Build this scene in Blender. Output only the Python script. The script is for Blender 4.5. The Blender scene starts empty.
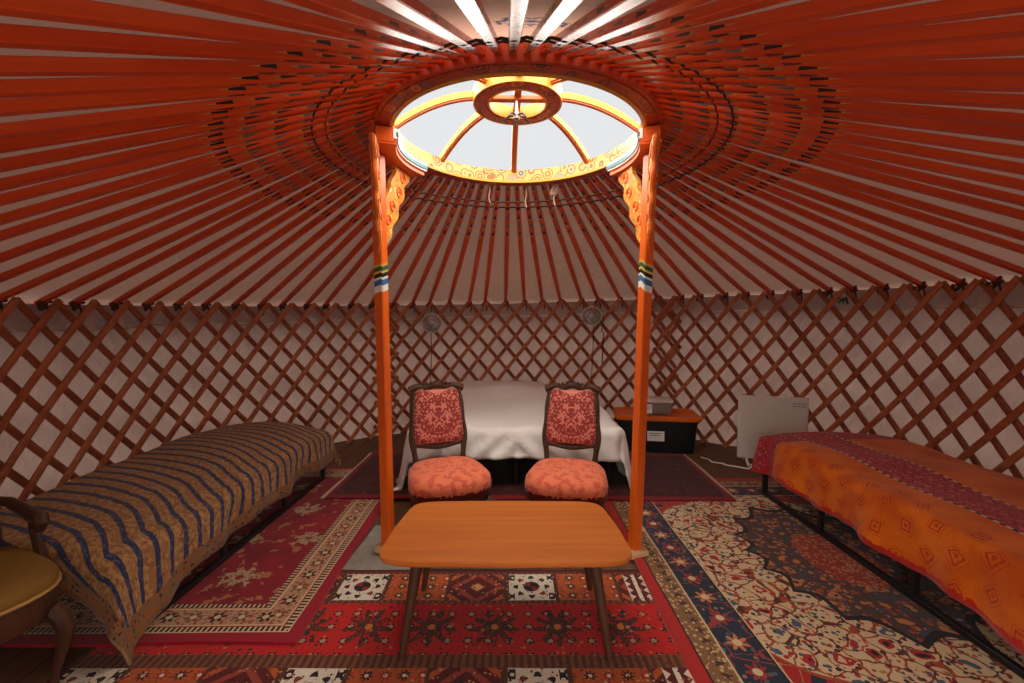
import bpy, bmesh, math, random
from mathutils import Vector, Matrix
random.seed(7)
PI = math.pi
sin, cos, rad = math.sin, math.cos, math.radians
C = bpy.context.scene.collection
CX, CY, R = 0.15, 2.55, 2.84          # yurt centre and lattice radius
RX, RY = 0.03, 2.55                   # crown ring centre
RING_IN, RING_OUT, RZ0, RZ1 = 0.668, 0.752, 2.285, 2.365
TILT = rad(2.2)                        # the crown dips slightly towards the far side
def tilt_z(y): return -math.tan(TILT)*(y-RY)
def wall_top(x): return 1.465 + 0.024*(x - CX)

# ------------------------------------------------------------------ mesh helpers
class MB:
    def __init__(s): s.v = []; s.f = []; s.uv = {}
    def add(s, vs, fs):
        o = len(s.v); s.v += [tuple(v) for v in vs]; s.f += [tuple(i+o for i in f) for f in fs]
        return s
    def box(s, c, size, M=None):
        x, y, z = [d/2 for d in size]
        vs = [Vector((a*x, b*y, e*z)) for a in (-1, 1) for b in (-1, 1) for e in (-1, 1)]
        if M: vs = [M @ v for v in vs]
        vs = [v + Vector(c) for v in vs]
        return s.add(vs, [(0,1,3,2),(4,6,7,5),(0,4,5,1),(2,3,7,6),(0,2,6,4),(1,5,7,3)])
    def loft(s, rings, closed=True, cap=True):
        n = len(rings[0]); vs = [p for r in rings for p in r]; fs = []
        for i in range(len(rings)-1):
            for j in range(n if closed else n-1):
                k = (j+1) % n
                fs.append((i*n+j, i*n+k, (i+1)*n+k, (i+1)*n+j))
        if cap and closed:
            fs.append(tuple(reversed(range(n)))); fs.append(tuple((len(rings)-1)*n+j for j in range(n)))
        return s.add(vs, fs)
    def tube(s, pts, r, n=8, squash=1.0, cap=True):
        pts = [Vector(p) for p in pts]; rs = r if isinstance(r, (list, tuple)) else [r]*len(pts)
        rings = []; up = Vector((0, 0, 1)); prev = None
        for i, p in enumerate(pts):
            t = (pts[min(i+1, len(pts)-1)] - pts[max(i-1, 0)]).normalized()
            if prev is None:
                a = up if abs(t.z) < .9 else Vector((1, 0, 0))
                nx = t.cross(a).normalized()
            else:
                nx = (prev - t*prev.dot(t)).normalized()
            ny = t.cross(nx); prev = nx
            rings.append([p + nx*rs[i]*cos(2*PI*k/n) + ny*rs[i]*squash*sin(2*PI*k/n) for k in range(n)])
        return s.loft(rings, True, cap)
    def lathe(s, prof, n=16, c=(0, 0, 0), M=None):
        rings = []
        for r, z in prof:
            ring = [Vector((r*cos(2*PI*k/n), r*sin(2*PI*k/n), z)) for k in range(n)]
            if M: ring = [M @ v for v in ring]
            rings.append([v + Vector(c) for v in ring])
        return s.loft(rings, True, True)
    def prism(s, outline, th, M):
        n = len(outline)
        a = [M @ Vector((p[0], p[1], -th/2)) for p in outline]; b = [M @ Vector((p[0], p[1], th/2)) for p in outline]
        return s.add(a+b, [tuple(reversed(range(n))), tuple(range(n, 2*n))] + [(i, (i+1) % n, n+(i+1) % n, n+i) for i in range(n)])
    def grid(s, fn, nu, nv, uvfn=None):
        vs = []
        base = len(s.v)
        for i in range(nu+1):
            for j in range(nv+1):
                vs.append(fn(i/nu, j/nv))
                if uvfn: s.uv[base+len(vs)-1] = uvfn(i/nu, j/nv)
        fs = [(i*(nv+1)+j, (i+1)*(nv+1)+j, (i+1)*(nv+1)+j+1, i*(nv+1)+j+1) for i in range(nu) for j in range(nv)]
        return s.add(vs, fs)
    def build(s, name, mat, parent=None, smooth=True, bevel=0, sub=0, solid=0, loc=None, rotz=0, split=35):
        me = bpy.data.meshes.new(name); me.from_pydata(s.v, [], s.f)
        bm = bmesh.new(); bm.from_mesh(me); bmesh.ops.recalc_face_normals(bm, faces=bm.faces) if not s.uv else None
        bm.to_mesh(me); bm.free()
        if s.uv:
            ul = me.uv_layers.new(name='UVMap')
            for l in me.loops: ul.data[l.index].uv = s.uv.get(l.vertex_index, (0, 0))
        me.materials.append(mat)
        if smooth:
            me.shade_smooth()
            if not sub: me.set_sharp_from_angle(angle=rad(split))
        o = bpy.data.objects.new(name, me); C.objects.link(o)
        if parent: o.parent = parent
        if loc: o.location = loc
        o.rotation_euler.z = rotz
        if solid:
            m = o.modifiers.new('Solid', 'SOLIDIFY'); m.thickness = solid; m.offset = -1
        if bevel:
            m = o.modifiers.new('Bevel', 'BEVEL'); m.width = bevel; m.segments = 2; m.limit_method = 'ANGLE'; m.angle_limit = rad(40)
        if sub:
            m = o.modifiers.new('Sub', 'SUBSURF'); m.levels = sub; m.render_levels = sub
        return o

def tag(o, label=None, cat=None, group=None, kind=None):
    if label: o['label'] = label
    if cat: o['category'] = cat
    if group: o['group'] = group
    if kind: o['kind'] = kind
    return o
def thing(name, label, cat, loc=(0, 0, 0), rotz=0, group=None):
    o = bpy.data.objects.new(name, None); C.objects.link(o)
    o.empty_display_size = .1; o.location = loc; o.rotation_euler = (0, 0, rotz)
    return tag(o, label, cat, group)
def dup(root, loc=None, rotz=None, label=None, group=None):
    r = root.copy(); C.objects.link(r)
    if loc is not None: r.location = loc
    if rotz is not None: r.rotation_euler.z = rotz
    if label: r['label'] = label
    if group: r['group'] = group
    for ch in list(root.children):
        c = ch.copy(); C.objects.link(c); c.parent = r
        for g in list(ch.children):
            d = g.copy(); C.objects.link(d); d.parent = c
    return r

# ------------------------------------------------------------------ node expression helpers
class N:
    """float socket with arithmetic, bound to one node tree"""
    def __init__(s, t, sock): s.t = t; s.s = sock
    def _op(s, op, *a, clamp=False):
        n = s.t.nodes.new('ShaderNodeMath'); n.operation = op; n.use_clamp = clamp
        for i, x in enumerate((s,)+a):
            if isinstance(x, N): s.t.links.new(x.s, n.inputs[i])
            else: n.inputs[i].default_value = x
        return N(s.t, n.outputs[0])
    def __add__(s, o): return s._op('ADD', o)
    __radd__ = __add__
    def __sub__(s, o): return s._op('SUBTRACT', o)
    def __rsub__(s, o): return s._op('MULTIPLY', -1.0)._op('ADD', o)
    def __mul__(s, o): return s._op('MULTIPLY', o)
    __rmul__ = __mul__
    def __truediv__(s, o): return s._op('DIVIDE', o)
    def abs(s): return s._op('ABSOLUTE')
    def sin(s): return s._op('SINE')
    def cos(s): return s._op('COSINE')
    def floor(s): return s._op('FLOOR')
    def sqrt(s): return s._op('SQRT')
    def fract(s): return s._op('FLOORED_MODULO', 1.0)
    def mod(s, m): return s._op('FLOORED_MODULO', m)
    def gt(s, o): return s._op('GREATER_THAN', o)
    def lt(s, o): return s._op('LESS_THAN', o)
    def min(s, o): return s._op('MINIMUM', o)
    def max(s, o): return s._op('MAXIMUM', o)
    def atan2(s, o): return s._op('ARCTAN2', o)
    def between(s, a, b): return s.gt(a)*s.lt(b)
    def smooth(s, a, b):
        n = s.t.nodes.new('ShaderNodeMapRange'); n.interpolation_type = 'SMOOTHSTEP'
        s.t.links.new(s.s, n.inputs[0]); n.inputs[1].default_value = a; n.inputs[2].default_value = b
        return N(s.t, n.outputs[0])

class Mat:
    def __init__(s, name, rough=.7, spec=.4, sheen=0):
        s.m = bpy.data.materials.new(name); s.m.use_nodes = True; s.t = s.m.node_tree
        s.b = s.t.nodes['Principled BSDF']
        s.b.inputs['Roughness'].default_value = rough; s.b.inputs['Specular IOR Level'].default_value = spec
        if sheen: s.b.inputs['Sheen Weight'].default_value = sheen
        s._tc = None
    def new(s, k): return s.t.nodes.new(k)
    def link(s, a, b): s.t.links.new(a, b)
    def coord(s, which='Object'):
        if s._tc is None: s._tc = s.new('ShaderNodeTexCoord')
        return s._tc.outputs[which]
    def xyz(s, which='Object'):
        n = s.new('ShaderNodeSeparateXYZ'); s.link(s.coord(which), n.inputs[0])
        return tuple(N(s.t, n.outputs[i]) for i in range(3))
    def vec(s, x, y, z=0.0):
        n = s.new('ShaderNodeCombineXYZ')
        for i, a in enumerate((x, y, z)):
            if isinstance(a, N): s.link(a.s, n.inputs[i])
            else: n.inputs[i].default_value = a
        return n.outputs[0]
    def noise(s, vec, scale, detail=3, rough=.55):
        n = s.new('ShaderNodeTexNoise'); s.link(vec, n.inputs['Vector'])
        n.inputs['Scale'].default_value = scale; n.inputs['Detail'].default_value = detail; n.inputs['Roughness'].default_value = rough
        return N(s.t, n.outputs[0])
    def voro(s, vec, scale, feature='F1', rand=1.0):
        n = s.new('ShaderNodeTexVoronoi'); n.feature = feature; s.link(vec, n.inputs['Vector']); n.inputs['Scale'].default_value = scale
        n.inputs['Randomness'].default_value = rand
        if feature == 'DISTANCE_TO_EDGE': return N(s.t, n.outputs['Distance'])
        sp = s.new('ShaderNodeSeparateColor'); s.link(n.outputs['Color'], sp.inputs[0])
        return N(s.t, n.outputs['Distance']), N(s.t, sp.outputs[0]), N(s.t, sp.outputs[1])
    def objrand(s):
        return N(s.t, s.new('ShaderNodeObjectInfo').outputs['Random'])
    def mix(s, f, a, b):
        n = s.new('ShaderNodeMix'); n.data_type = 'RGBA'
        for x, sock in ((f, n.inputs[0]), (a, n.inputs[6]), (b, n.inputs[7])):
            if isinstance(x, N): s.link(x.s, sock)
            elif isinstance(x, (int, float)): sock.default_value = x
            elif isinstance(x, tuple): sock.default_value = (*x[:3], 1)
            else: s.link(x, sock)
        return n.outputs[2]
    def scale(s, col, f):
        n = s.new('ShaderNodeMix'); n.data_type = 'RGBA'; n.blend_type = 'MULTIPLY'; n.inputs[0].default_value = 1
        if isinstance(col, tuple): n.inputs[6].default_value = (*col[:3], 1)
        else: s.link(col, n.inputs[6])
        s.link(s.vec(f, f, f), n.inputs[7])
        return n.outputs[2]
    def color(s, c):
        if isinstance(c, tuple): s.b.inputs['Base Color'].default_value = (*c[:3], 1)
        else: s.link(c, s.b.inputs['Base Color'])
        return s
    def bump(s, h, strength=.3, dist=.01):
        n = s.new('ShaderNodeBump'); n.inputs['Strength'].default_value = strength; n.inputs['Distance'].default_value = dist
        s.link(h.s, n.inputs['Height']); s.link(n.outputs[0], s.b.inputs['Normal'])
        return s
def srgb(r, g, b):
    f = lambda c: (c/255/12.92) if c/255 <= .04045 else ((c/255+.055)/1.055)**2.4
    return (f(r), f(g), f(b))

def plain(name, col, rough=.6, var=.25, scale=14, spec=.4, metal=0, bump=0):
    m = Mat(name, rough, spec); v = m.noise(m.coord(), scale, 4)
    m.color(m.scale(col, v*(2*var)+(1-var)))
    m.b.inputs['Metallic'].default_value = metal
    if bump: m.bump(v, bump)
    return m.m
def wood(name, col, dark, axis='x', rough=.45, sc=6, stretch=14, spec=.4):
    m = Mat(name, rough, spec); x, y, z = m.xyz()
    k = 1.0/stretch
    v = {'x': m.vec(x*k, y, z), 'y': m.vec(x, y*k, z), 'z': m.vec(x, y, z*k)}[axis]
    g = m.noise(v, sc*4, 5, .65)
    w = m.noise(v, sc*1.1, 2)
    m.color(m.mix((g*.7+w*.5).smooth(.35, .85), dark, col)).bump(g, .08, .004)
    return m.m

# ------------------------------------------------------------------ materials
M = {}
M['black_metal'] = plain('black_metal', (.012, .011, .011), .45, .2)
M['dark_wood'] = wood('dark_wood', (.085, .033, .016), (.03, .012, .007), 'z', .38, 8)
M['carved_wood'] = wood('carved_wood', (.10, .045, .022), (.035, .015, .008), 'z', .35, 9)
M['table_wood'] = wood('table_wood', srgb(203, 118, 50), srgb(176, 92, 34), 'x', .33, 7, 18)
M['table_edge'] = wood('table_edge', (.10, .04, .018), (.06, .022, .01), 'x', .5, 7)
M['brown_leg'] = wood('brown_leg', (.09, .035, .016), (.05, .02, .01), 'z', .45, 7)
M['brass'] = plain('brass', (.55, .36, .12), .35, .1, metal=1)
M['steel'] = plain('steel', (.35, .34, .33), .35, .1, metal=1)
M['cream_cord'] = plain('cream_cord', srgb(205, 180, 150), .9, .2, 80)
M['dark_rope'] = plain('dark_rope', (.035, .016, .010), .9, .4, 60)
M['knot_rope'] = plain('knot_rope', (.075, .028, .014), .95, .4, 60)
M['cable'] = plain('cable', (.03, .02, .018), .6, .1)
M['white_plastic'] = plain('white_plastic', srgb(226, 219, 208), .4, .05)
M['black_plastic'] = plain('black_plastic', (.011, .012, .014), .5, .15)
M['orange_plastic'] = plain('orange_plastic', srgb(222, 104, 24), .42, .1)
M['paper'] = plain('paper', srgb(228, 222, 212), .8, .05)
M['ink'] = plain('ink', (.12, .11, .11), .7, .05)
M['green_leaf'] = plain('green_leaf', (.02, .07, .035), .7, .4, 40)
M['mattress'] = plain('mattress', srgb(190, 172, 160), .9, .08)
M['gold_velvet'] = plain('gold_velvet', srgb(122, 88, 26), .75, .25, 9)
M['gold_piping'] = plain('gold_piping', srgb(176, 138, 74), .7, .15, 60)
M['grey_cotton'] = plain('grey_cotton', srgb(146, 138, 126), .95, .45, 14, bump=.3)
M['pale_wood'] = wood('pale_wood', srgb(214, 178, 130), srgb(186, 146, 98), 'x', .55, 7)

def canvas(name, translucent, cloth_motif=False, base=(188, 172, 160)):
    m = Mat(name, .95, .1)
    x, y, z = m.xyz()
    big = m.noise(m.coord(), 2.2, 3); fine = m.noise(m.coord(), 26, 4, .7)
    col = m.scale(srgb(*base), big*.30+fine*.16+.74)
    if cloth_motif:   # navy emblem dyed into the roof cloth over the door side
        dx = (x-RX-.03).abs(); dy = y-1.46
        sw = m.noise(m.vec(dx*1.0, dy, 0.0), 34, 2)
        band = (dx*dx*26+dy*dy*60).lt(.38)
        mask = band*sw.gt(.52)
        col = m.mix(mask, col, (.05, .052, .075))
    m.color(col)
    wr = m.noise(m.vec(x*1.4, y*1.4, z*.7), 5, 3, .6)
    m.bump(wr, .8, .06)
    if translucent:
        tr = m.new('ShaderNodeBsdfTranslucent'); m.link(col, tr.inputs[0])
        mx = m.new('ShaderNodeMixShader'); mx.inputs[0].default_value = translucent
        if cloth_motif:   # thin shapes in bright streaks: added translucency by the crown, door side
            rr = ((x-RX)*(x-RX)+(y-RY)*(y-RY)).sqrt()
            thin = (1-rr.smooth(.80, 1.40))*(1-y.smooth(1.9, 2.5))
            m.link((thin*.34+translucent).s, mx.inputs[0])
        m.link(m.b.outputs[0], mx.inputs[1]); m.link(tr.outputs[0], mx.inputs[2])
        m.link(mx.outputs[0], m.t.nodes['Material Output'].inputs[0])
    return m.m
M['wall_canvas'] = canvas('wall_canvas', .10, base=(170, 142, 130))
M['roof_canvas'] = canvas('roof_canvas', .045, True, base=(158, 124, 108))

# floor boards
m = Mat('floor_boards', .6); x, y, z = m.xyz()
bx = (x/.14); fr = bx.fract(); idn = bx.floor()
g = m.noise(m.vec(x, y*.08, idn*3.1), 22, 4, .6)
c = m.mix(g, srgb(70, 44, 28), srgb(124, 84, 56)); c = m.mix(fr.lt(.04), c, (.012, .008, .006))
m.color(c).bump(g, .1, .004); M['floor'] = m.m

# roof poles: lacquered orange-red, painted marks near the crown end
POLE_W, POLE_H = .042, .028
def pole_mat(name, base, base2):
    m = Mat(name, .24, .55); x, y, z = m.xyz(); nx, ny, nz = m.xyz('Normal')
    rnd = m.objrand()
    gr = m.noise(m.vec(x*.5, y*3, z*3+rnd*40), 9, 4)
    col = m.mix((gr*.8+rnd*.35).smooth(.25, .9), base2, base)
    s = N(m.t, m.new('ShaderNodeAttribute').outputs['Fac'])
    a = s.s.node; a.attribute_type = 'GEOMETRY'; a.attribute_name = 'crown_dist'
    w = nz.abs().gt(.6); cross = (y.abs()/(POLE_W/2))*w + (z.abs()/(POLE_H/2))*(1-w)
    per = .125; t = (s-.05)/per; cell = t.floor(); f = t.fract()
    lens = (1-(f*2.3-1.15)*(f*2.3-1.15))*.9
    on = cross.lt(lens*(w*.20+.34))*s.between(.05, .69)*f.lt(.80)
    pick = ((cell*2.3+rnd*1.5).fract())
    mk = m.mix(pick.gt(.5), (.035, .026, .012), srgb(92, 88, 82))
    mk = m.mix(f.between(.60, .80), mk, srgb(176, 116, 52))
    col = m.mix(on, col, mk)
    tip = s.between(.70, .80); ft = (s-.70)/.10
    tl = cross.lt((1-ft)*(w*.15+.45))
    tc = m.mix(ft.gt(.55), (.016, .018, .010), srgb(190, 130, 60))
    col = m.mix(tip*tl, col, tc)
    m.color(col).bump(gr, .05, .003)
    return m.m
M['pole'] = pole_mat('pole_lacquer', srgb(222, 80, 28), srgb(196, 62, 20))
M['pole_pale'] = pole_mat('pole_beige', srgb(206, 158, 104), srgb(176, 122, 74))  # paler beige version for the poles over the door end

# lattice slats
def slat_mat(name, a, b):
    m = Mat(name, .6, .3); g = m.noise(m.coord(), 30, 4, .7); big = m.noise(m.coord(), 3, 2)
    m.color(m.mix((g*.5+big*.5).smooth(.3, .7), b, a)).bump(g, .15, .004)
    return m.m
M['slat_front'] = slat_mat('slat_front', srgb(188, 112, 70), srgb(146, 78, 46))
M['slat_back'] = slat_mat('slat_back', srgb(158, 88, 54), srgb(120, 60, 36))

# column paint
m = Mat('column_paint', .32, .5); x, y, z = m.xyz()
gr = m.noise(m.vec(x*6, y*6, z*.6), 8, 3)
col = m.mix(gr, srgb(214, 84, 18), srgb(232, 112, 30))
v = z - 1.50 + (x.abs()+y.abs())*.55
def band(col, a, b, c): return m.mix(v.between(a, b), col, c)
for a, b, c in ((.0, .035, srgb(226, 220, 206)), (.035, .066, srgb(50, 108, 150)), (.066, .078, srgb(225, 220, 205)), (.078, .10, (.02, .018, .012)),
                (.10, .112, srgb(214, 180, 70)), (.112, .135, srgb(40, 92, 60)), (.135, .15, srgb(206, 160, 60))):
    col = band(col, a, b, c)
m.color(col); M['column'] = m.m

# painted scrollwork
def scroll(name, base, cols, line, sc, rough=.4):
    m = Mat(name, rough, .4); co = m.coord()
    d, r1, r2 = m.voro(co, sc)
    col = m.mix(d.gt(.52), cols[0], base)
    ringy = (d*26).sin().gt(.25)
    c2 = m.mix(r1.gt(.66), m.mix(r1.gt(.33), cols[1], cols[2]), cols[3])
    inside = d.lt(.52)
    col = m.mix(inside, base, m.mix(ringy, base, c2))
    col = m.mix(d.between(.50, .58), col, line)
    m.color(col); return m.m
M['crown_inner'] = scroll('crown_inner_paint', srgb(196, 158, 92), [srgb(206, 178, 124), srgb(190, 84, 38), srgb(60, 104, 138), srgb(120, 130, 70)], srgb(140, 92, 44), 15)
M['crown_under'] = scroll('crown_under_paint', srgb(176, 62, 26), [srgb(190, 80, 30), srgb(60, 46, 40), srgb(70, 84, 96), srgb(206, 120, 50)], srgb(120, 44, 24), 12)
M['bracket'] = scroll('bracket_paint', srgb(222, 152, 54), [srgb(230, 190, 110), srgb(196, 88, 36), srgb(84, 120, 130), srgb(226, 206, 150)], srgb(180, 100, 36), 24)
M['bracket_edge'] = plain('bracket_edge', srgb(224, 98, 30), .4, .15)
M['spoke_yellow'] = plain('spoke_yellow', srgb(206, 142, 46), .4, .1)
M['spoke_orange'] = plain('spoke_orange', srgb(190, 98, 48), .4, .15)
M['ring_red'] = plain('ring_red', srgb(186, 64, 26), .38, .2)
M['white_paint'] = plain('white_paint', srgb(232, 226, 214), .4, .06)
M['blue_paint'] = scroll('blue_paint', srgb(70, 122, 138), [srgb(90, 140, 150), srgb(50, 90, 120), srgb(96, 130, 110), srgb(60, 80, 90)], srgb(50, 84, 100), 40)
M['orange_paint'] = plain('orange_paint', srgb(220, 92, 26), .36, .15)

# ------------------------------------------------------------------ rugs (local metres, centred)
def rosette(m, px, py, r, petals, phase=0.0):
    """mask of a petalled flower centred at px,py = 0"""
    rr = (px*px+py*py).sqrt(); a = py.atan2(px)
    return rr.lt((a*petals+phase).sin()*(.28*r)+.72*r), rr
def weave(m, strength=.35):
    x, y, z = m.xyz()
    w = m.noise(m.vec(x, y, 0.0), 160, 2, .6); m.bump(w, strength, .006)
    return w

# red floral rug
def floral_rug_mat(hx, hy):
    m = Mat('floral_rug', .95, .1, .15); x, y, z = m.xyz(); co = m.vec(x, y, 0.0)
    d = (hx-x.abs()).min(hy-y.abs()); w = weave(m)
    red = srgb(150, 22, 32); red2 = srgb(118, 14, 26); cream = srgb(206, 180, 138); olive = srgb(70, 62, 40); tan = srgb(168, 108, 66); dark = srgb(40, 18, 16)
    big = m.noise(co, 4.5, 3)
    field = m.mix(big.smooth(.3, .7), red2, red)
    leaf = m.noise(co, 11, 3, .6)
    field = m.mix(leaf.gt(.60), field, tan)
    # staggered bouquets
    cw, ch = .36, .40
    gy = y/ch; row = gy.floor(); px = ((x/cw + row*.5).fract()-.5)*cw; py = (gy.fract()-.5)*ch
    nz = m.noise(co, 26, 3, .7)
    rr = (px*px+py*py*1.4).sqrt(); a = py.atan2(px)
    bou = rr.lt((a*7).sin()*.018+.080+(nz-.5)*.26)
    bc = m.mix((nz*60+rr*120).sin().gt(.3), cream, olive); bc = m.mix(m.noise(co, 60, 2).gt(.6), bc, tan); bc = m.mix(rr.lt(.022), bc, srgb(150, 40, 40))
    field = m.mix(bou, field, bc)
    # border
    side = (hx-x.abs()).lt(hy-y.abs())        # 1 on the long sides
    along = y*side + x*(1-side)
    q = (along/.105); f = (q.fract()-.5)*.105; dd = d-.155
    ros, rr2 = rosette(m, f, dd, .038, 6)
    alt = (q.floor()*.5).fract().gt(.25)
    bcol = m.mix(m.noise(co, 55, 2).gt(.55), srgb(176, 140, 104), srgb(160, 60, 52))
    bcol = m.mix(ros, bcol, m.mix(alt, dark, srgb(110, 70, 50))); bcol = m.mix(rr2.lt(.014), bcol, cream)
    dots = (along/.022).fract().gt(.45)
    guard = m.mix(dots, cream, dark)
    col = m.mix(d.lt(.245), field, guard)
    col = m.mix(d.lt(.222), col, srgb(150, 40, 40)); col = m.mix(d.lt(.215), col, cream); col = m.mix(d.lt(.205), col, bcol)
    col = m.mix(d.lt(.105), col, cream); col = m.mix(d.lt(.097), col, srgb(150, 40, 40)); col = m.mix(d.lt(.090), col, guard); col = m.mix(d.lt(.062), col, cream); col = m.mix(d.lt(.056), col, srgb(150, 18, 36))
    m.color(m.scale(col, w*.5+.72)); return m.m

# patchwork panel rug
def panel_rug_mat(hx, hy):
    m = Mat('panel_rug', .95, .1, .15); x, y, z = m.xyz(); co = m.vec(x, y, 0.0); w = weave(m)
    cream = srgb(214, 200, 176); dark = srgb(36, 22, 18); red = srgb(176, 30, 24); orange = srgb(178, 84, 34); maroon = srgb(88, 22, 18); navy = srgb(40, 40, 52); brown = srgb(84, 46, 28)
    v = hy - y                                  # distance from the far edge
    per = .62; vm = v.mod(per)
    inpan = vm.between(.045, .255)
    # panels
    cell = .83; u = (x+.655)/cell; ui = u.floor(); uf = u.fract()*cell; pv = vm-.15
    fine = m.noise(co, 60, 2)
    mot = m.voro(co, 20)
    # panel A : cream with dark crossed flower
    ax = uf-.40; ar = (ax*ax+pv*pv).sqrt(); aa = pv.atan2(ax)
    fa = ar.lt((aa*4).cos().abs()*.055+.035)*(ar*90).sin().gt(-.4)
    corner = ((ax.abs()-.105).abs().max((pv.abs()-.075).abs())).lt(.024)*((ax*150).sin()*(pv*150).sin()).gt(-.3)
    pa = m.mix(fa, cream, m.mix((aa*2).sin().gt(.4), dark, srgb(130, 40, 34))); pa = m.mix(corner, pa, dark)
    # panel B : orange with rosettes
    bxp = ((uf/.07).fract()-.5)*.07; byp = ((pv/.07+.5).fract()-.5)*.07
    rb, rrb = rosette(m, bxp, byp, .026, 8)
    pb = m.mix(rb, orange, m.mix((uf/.07).floor()._op('MULTIPLY', .5).fract().gt(.25), dark, srgb(150, 40, 28))); pb = m.mix(rrb.lt(.008), pb, cream)
    # panel C : maroon diamonds
    dd = (uf-.135).abs()+pv.abs()*1.05
    pc = m.mix((dd*70).sin().gt(.25), maroon, m.mix((dd*23).sin().gt(0), orange, srgb(150, 60, 44)))
    pc = m.mix(dd.lt(.03), pc, srgb(196, 150, 90)); pc = m.mix(mot[0].lt(.16), pc, navy)
    # panel D : cream zigzag
    zz = ((pv/.05).fract()-.5).abs()*.05; ux = (x-1.095).abs()
    pd = m.mix((ux-zz-.012).lt(.012), cream, maroon); pd = m.mix(ux.lt(.010), pd, cream)
    pan = m.mix(uf.between(.0, .265), pb, pc)
    pan = m.mix(uf.between(.285, .515), pan, pa)
    pan = m.mix((x-1.095).abs().lt(.05), pan, pd)
    gap = (uf.between(.262, .29)) .max(uf.between(.51, .53)).max(uf.gt(.815))
    pan = m.mix(gap, pan, brown)
    kn = m.voro(co, 52); kn2 = m.voro(m.vec(x+.4, y+.9, 0.0), 30)
    busy = m.mix(kn[1].gt(.62), m.mix(kn[2].gt(.5), dark, srgb(120, 36, 28)), m.mix(kn[2].gt(.5), srgb(196, 120, 56), srgb(190, 160, 120)))
    pan = m.mix(kn[0].lt(.27)*kn[1].gt(.30)*(uf.between(.285, .515)*-1+1), pan, busy)
    pan = m.mix(uf.between(.285, .515)*kn[0].lt(.26)*kn[1].gt(.6), pan, m.mix(kn[2].gt(.5), srgb(120, 40, 34), dark))
    # red field with dark flower heads and small stars
    qx = x/.27; px = (qx.fract()-.5)*.27; qi = qx.floor(); fv = vm-.435
    nz = m.noise(co, 34, 3, .7)
    head, hr = rosette(m, px, fv*.9, .11, 9)
    head = head*nz.gt(.44)
    fld = m.mix(head, srgb(184, 28, 22), m.mix(nz.gt(.56), srgb(56, 38, 26), srgb(104, 52, 34)))
    sx = ((x/.085).fract()-.5)*.085; sy = ((fv/.085+.5).fract()-.5)*.085
    st, sr = rosette(m, sx, sy, .024, 5)
    fld = m.mix(st*head._op('SUBTRACT', 1.0)._op('ABSOLUTE'), fld, m.mix(sr.lt(.012), dark, srgb(170, 140, 110)))
    fld = m.mix(hr.lt(.016), fld, srgb(200, 120, 50))
    fld = m.mix(kn2[0].lt(.24)*kn2[1].gt(.45), fld, m.mix(kn2[2].gt(.55), srgb(70, 44, 28), srgb(196, 104, 50)))
    # separators
    band = m.mix((x/.03).fract().gt(.5), brown, srgb(120, 70, 40))
    col = m.mix(inpan, band, pan); col = m.mix(vm.between(.278, .598), col, fld)
    col = m.mix(fine.gt(.62), col, m.scale(col, fine*0+.55))
    edge = (hx-x.abs()).min(hy-y.abs())
    col = m.mix(edge.lt(.03), col, srgb(96, 22, 18)); col = m.mix(edge.lt(.012), col, dark)
    m.color(m.scale(col, w*.5+.72)); return m.m

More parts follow.
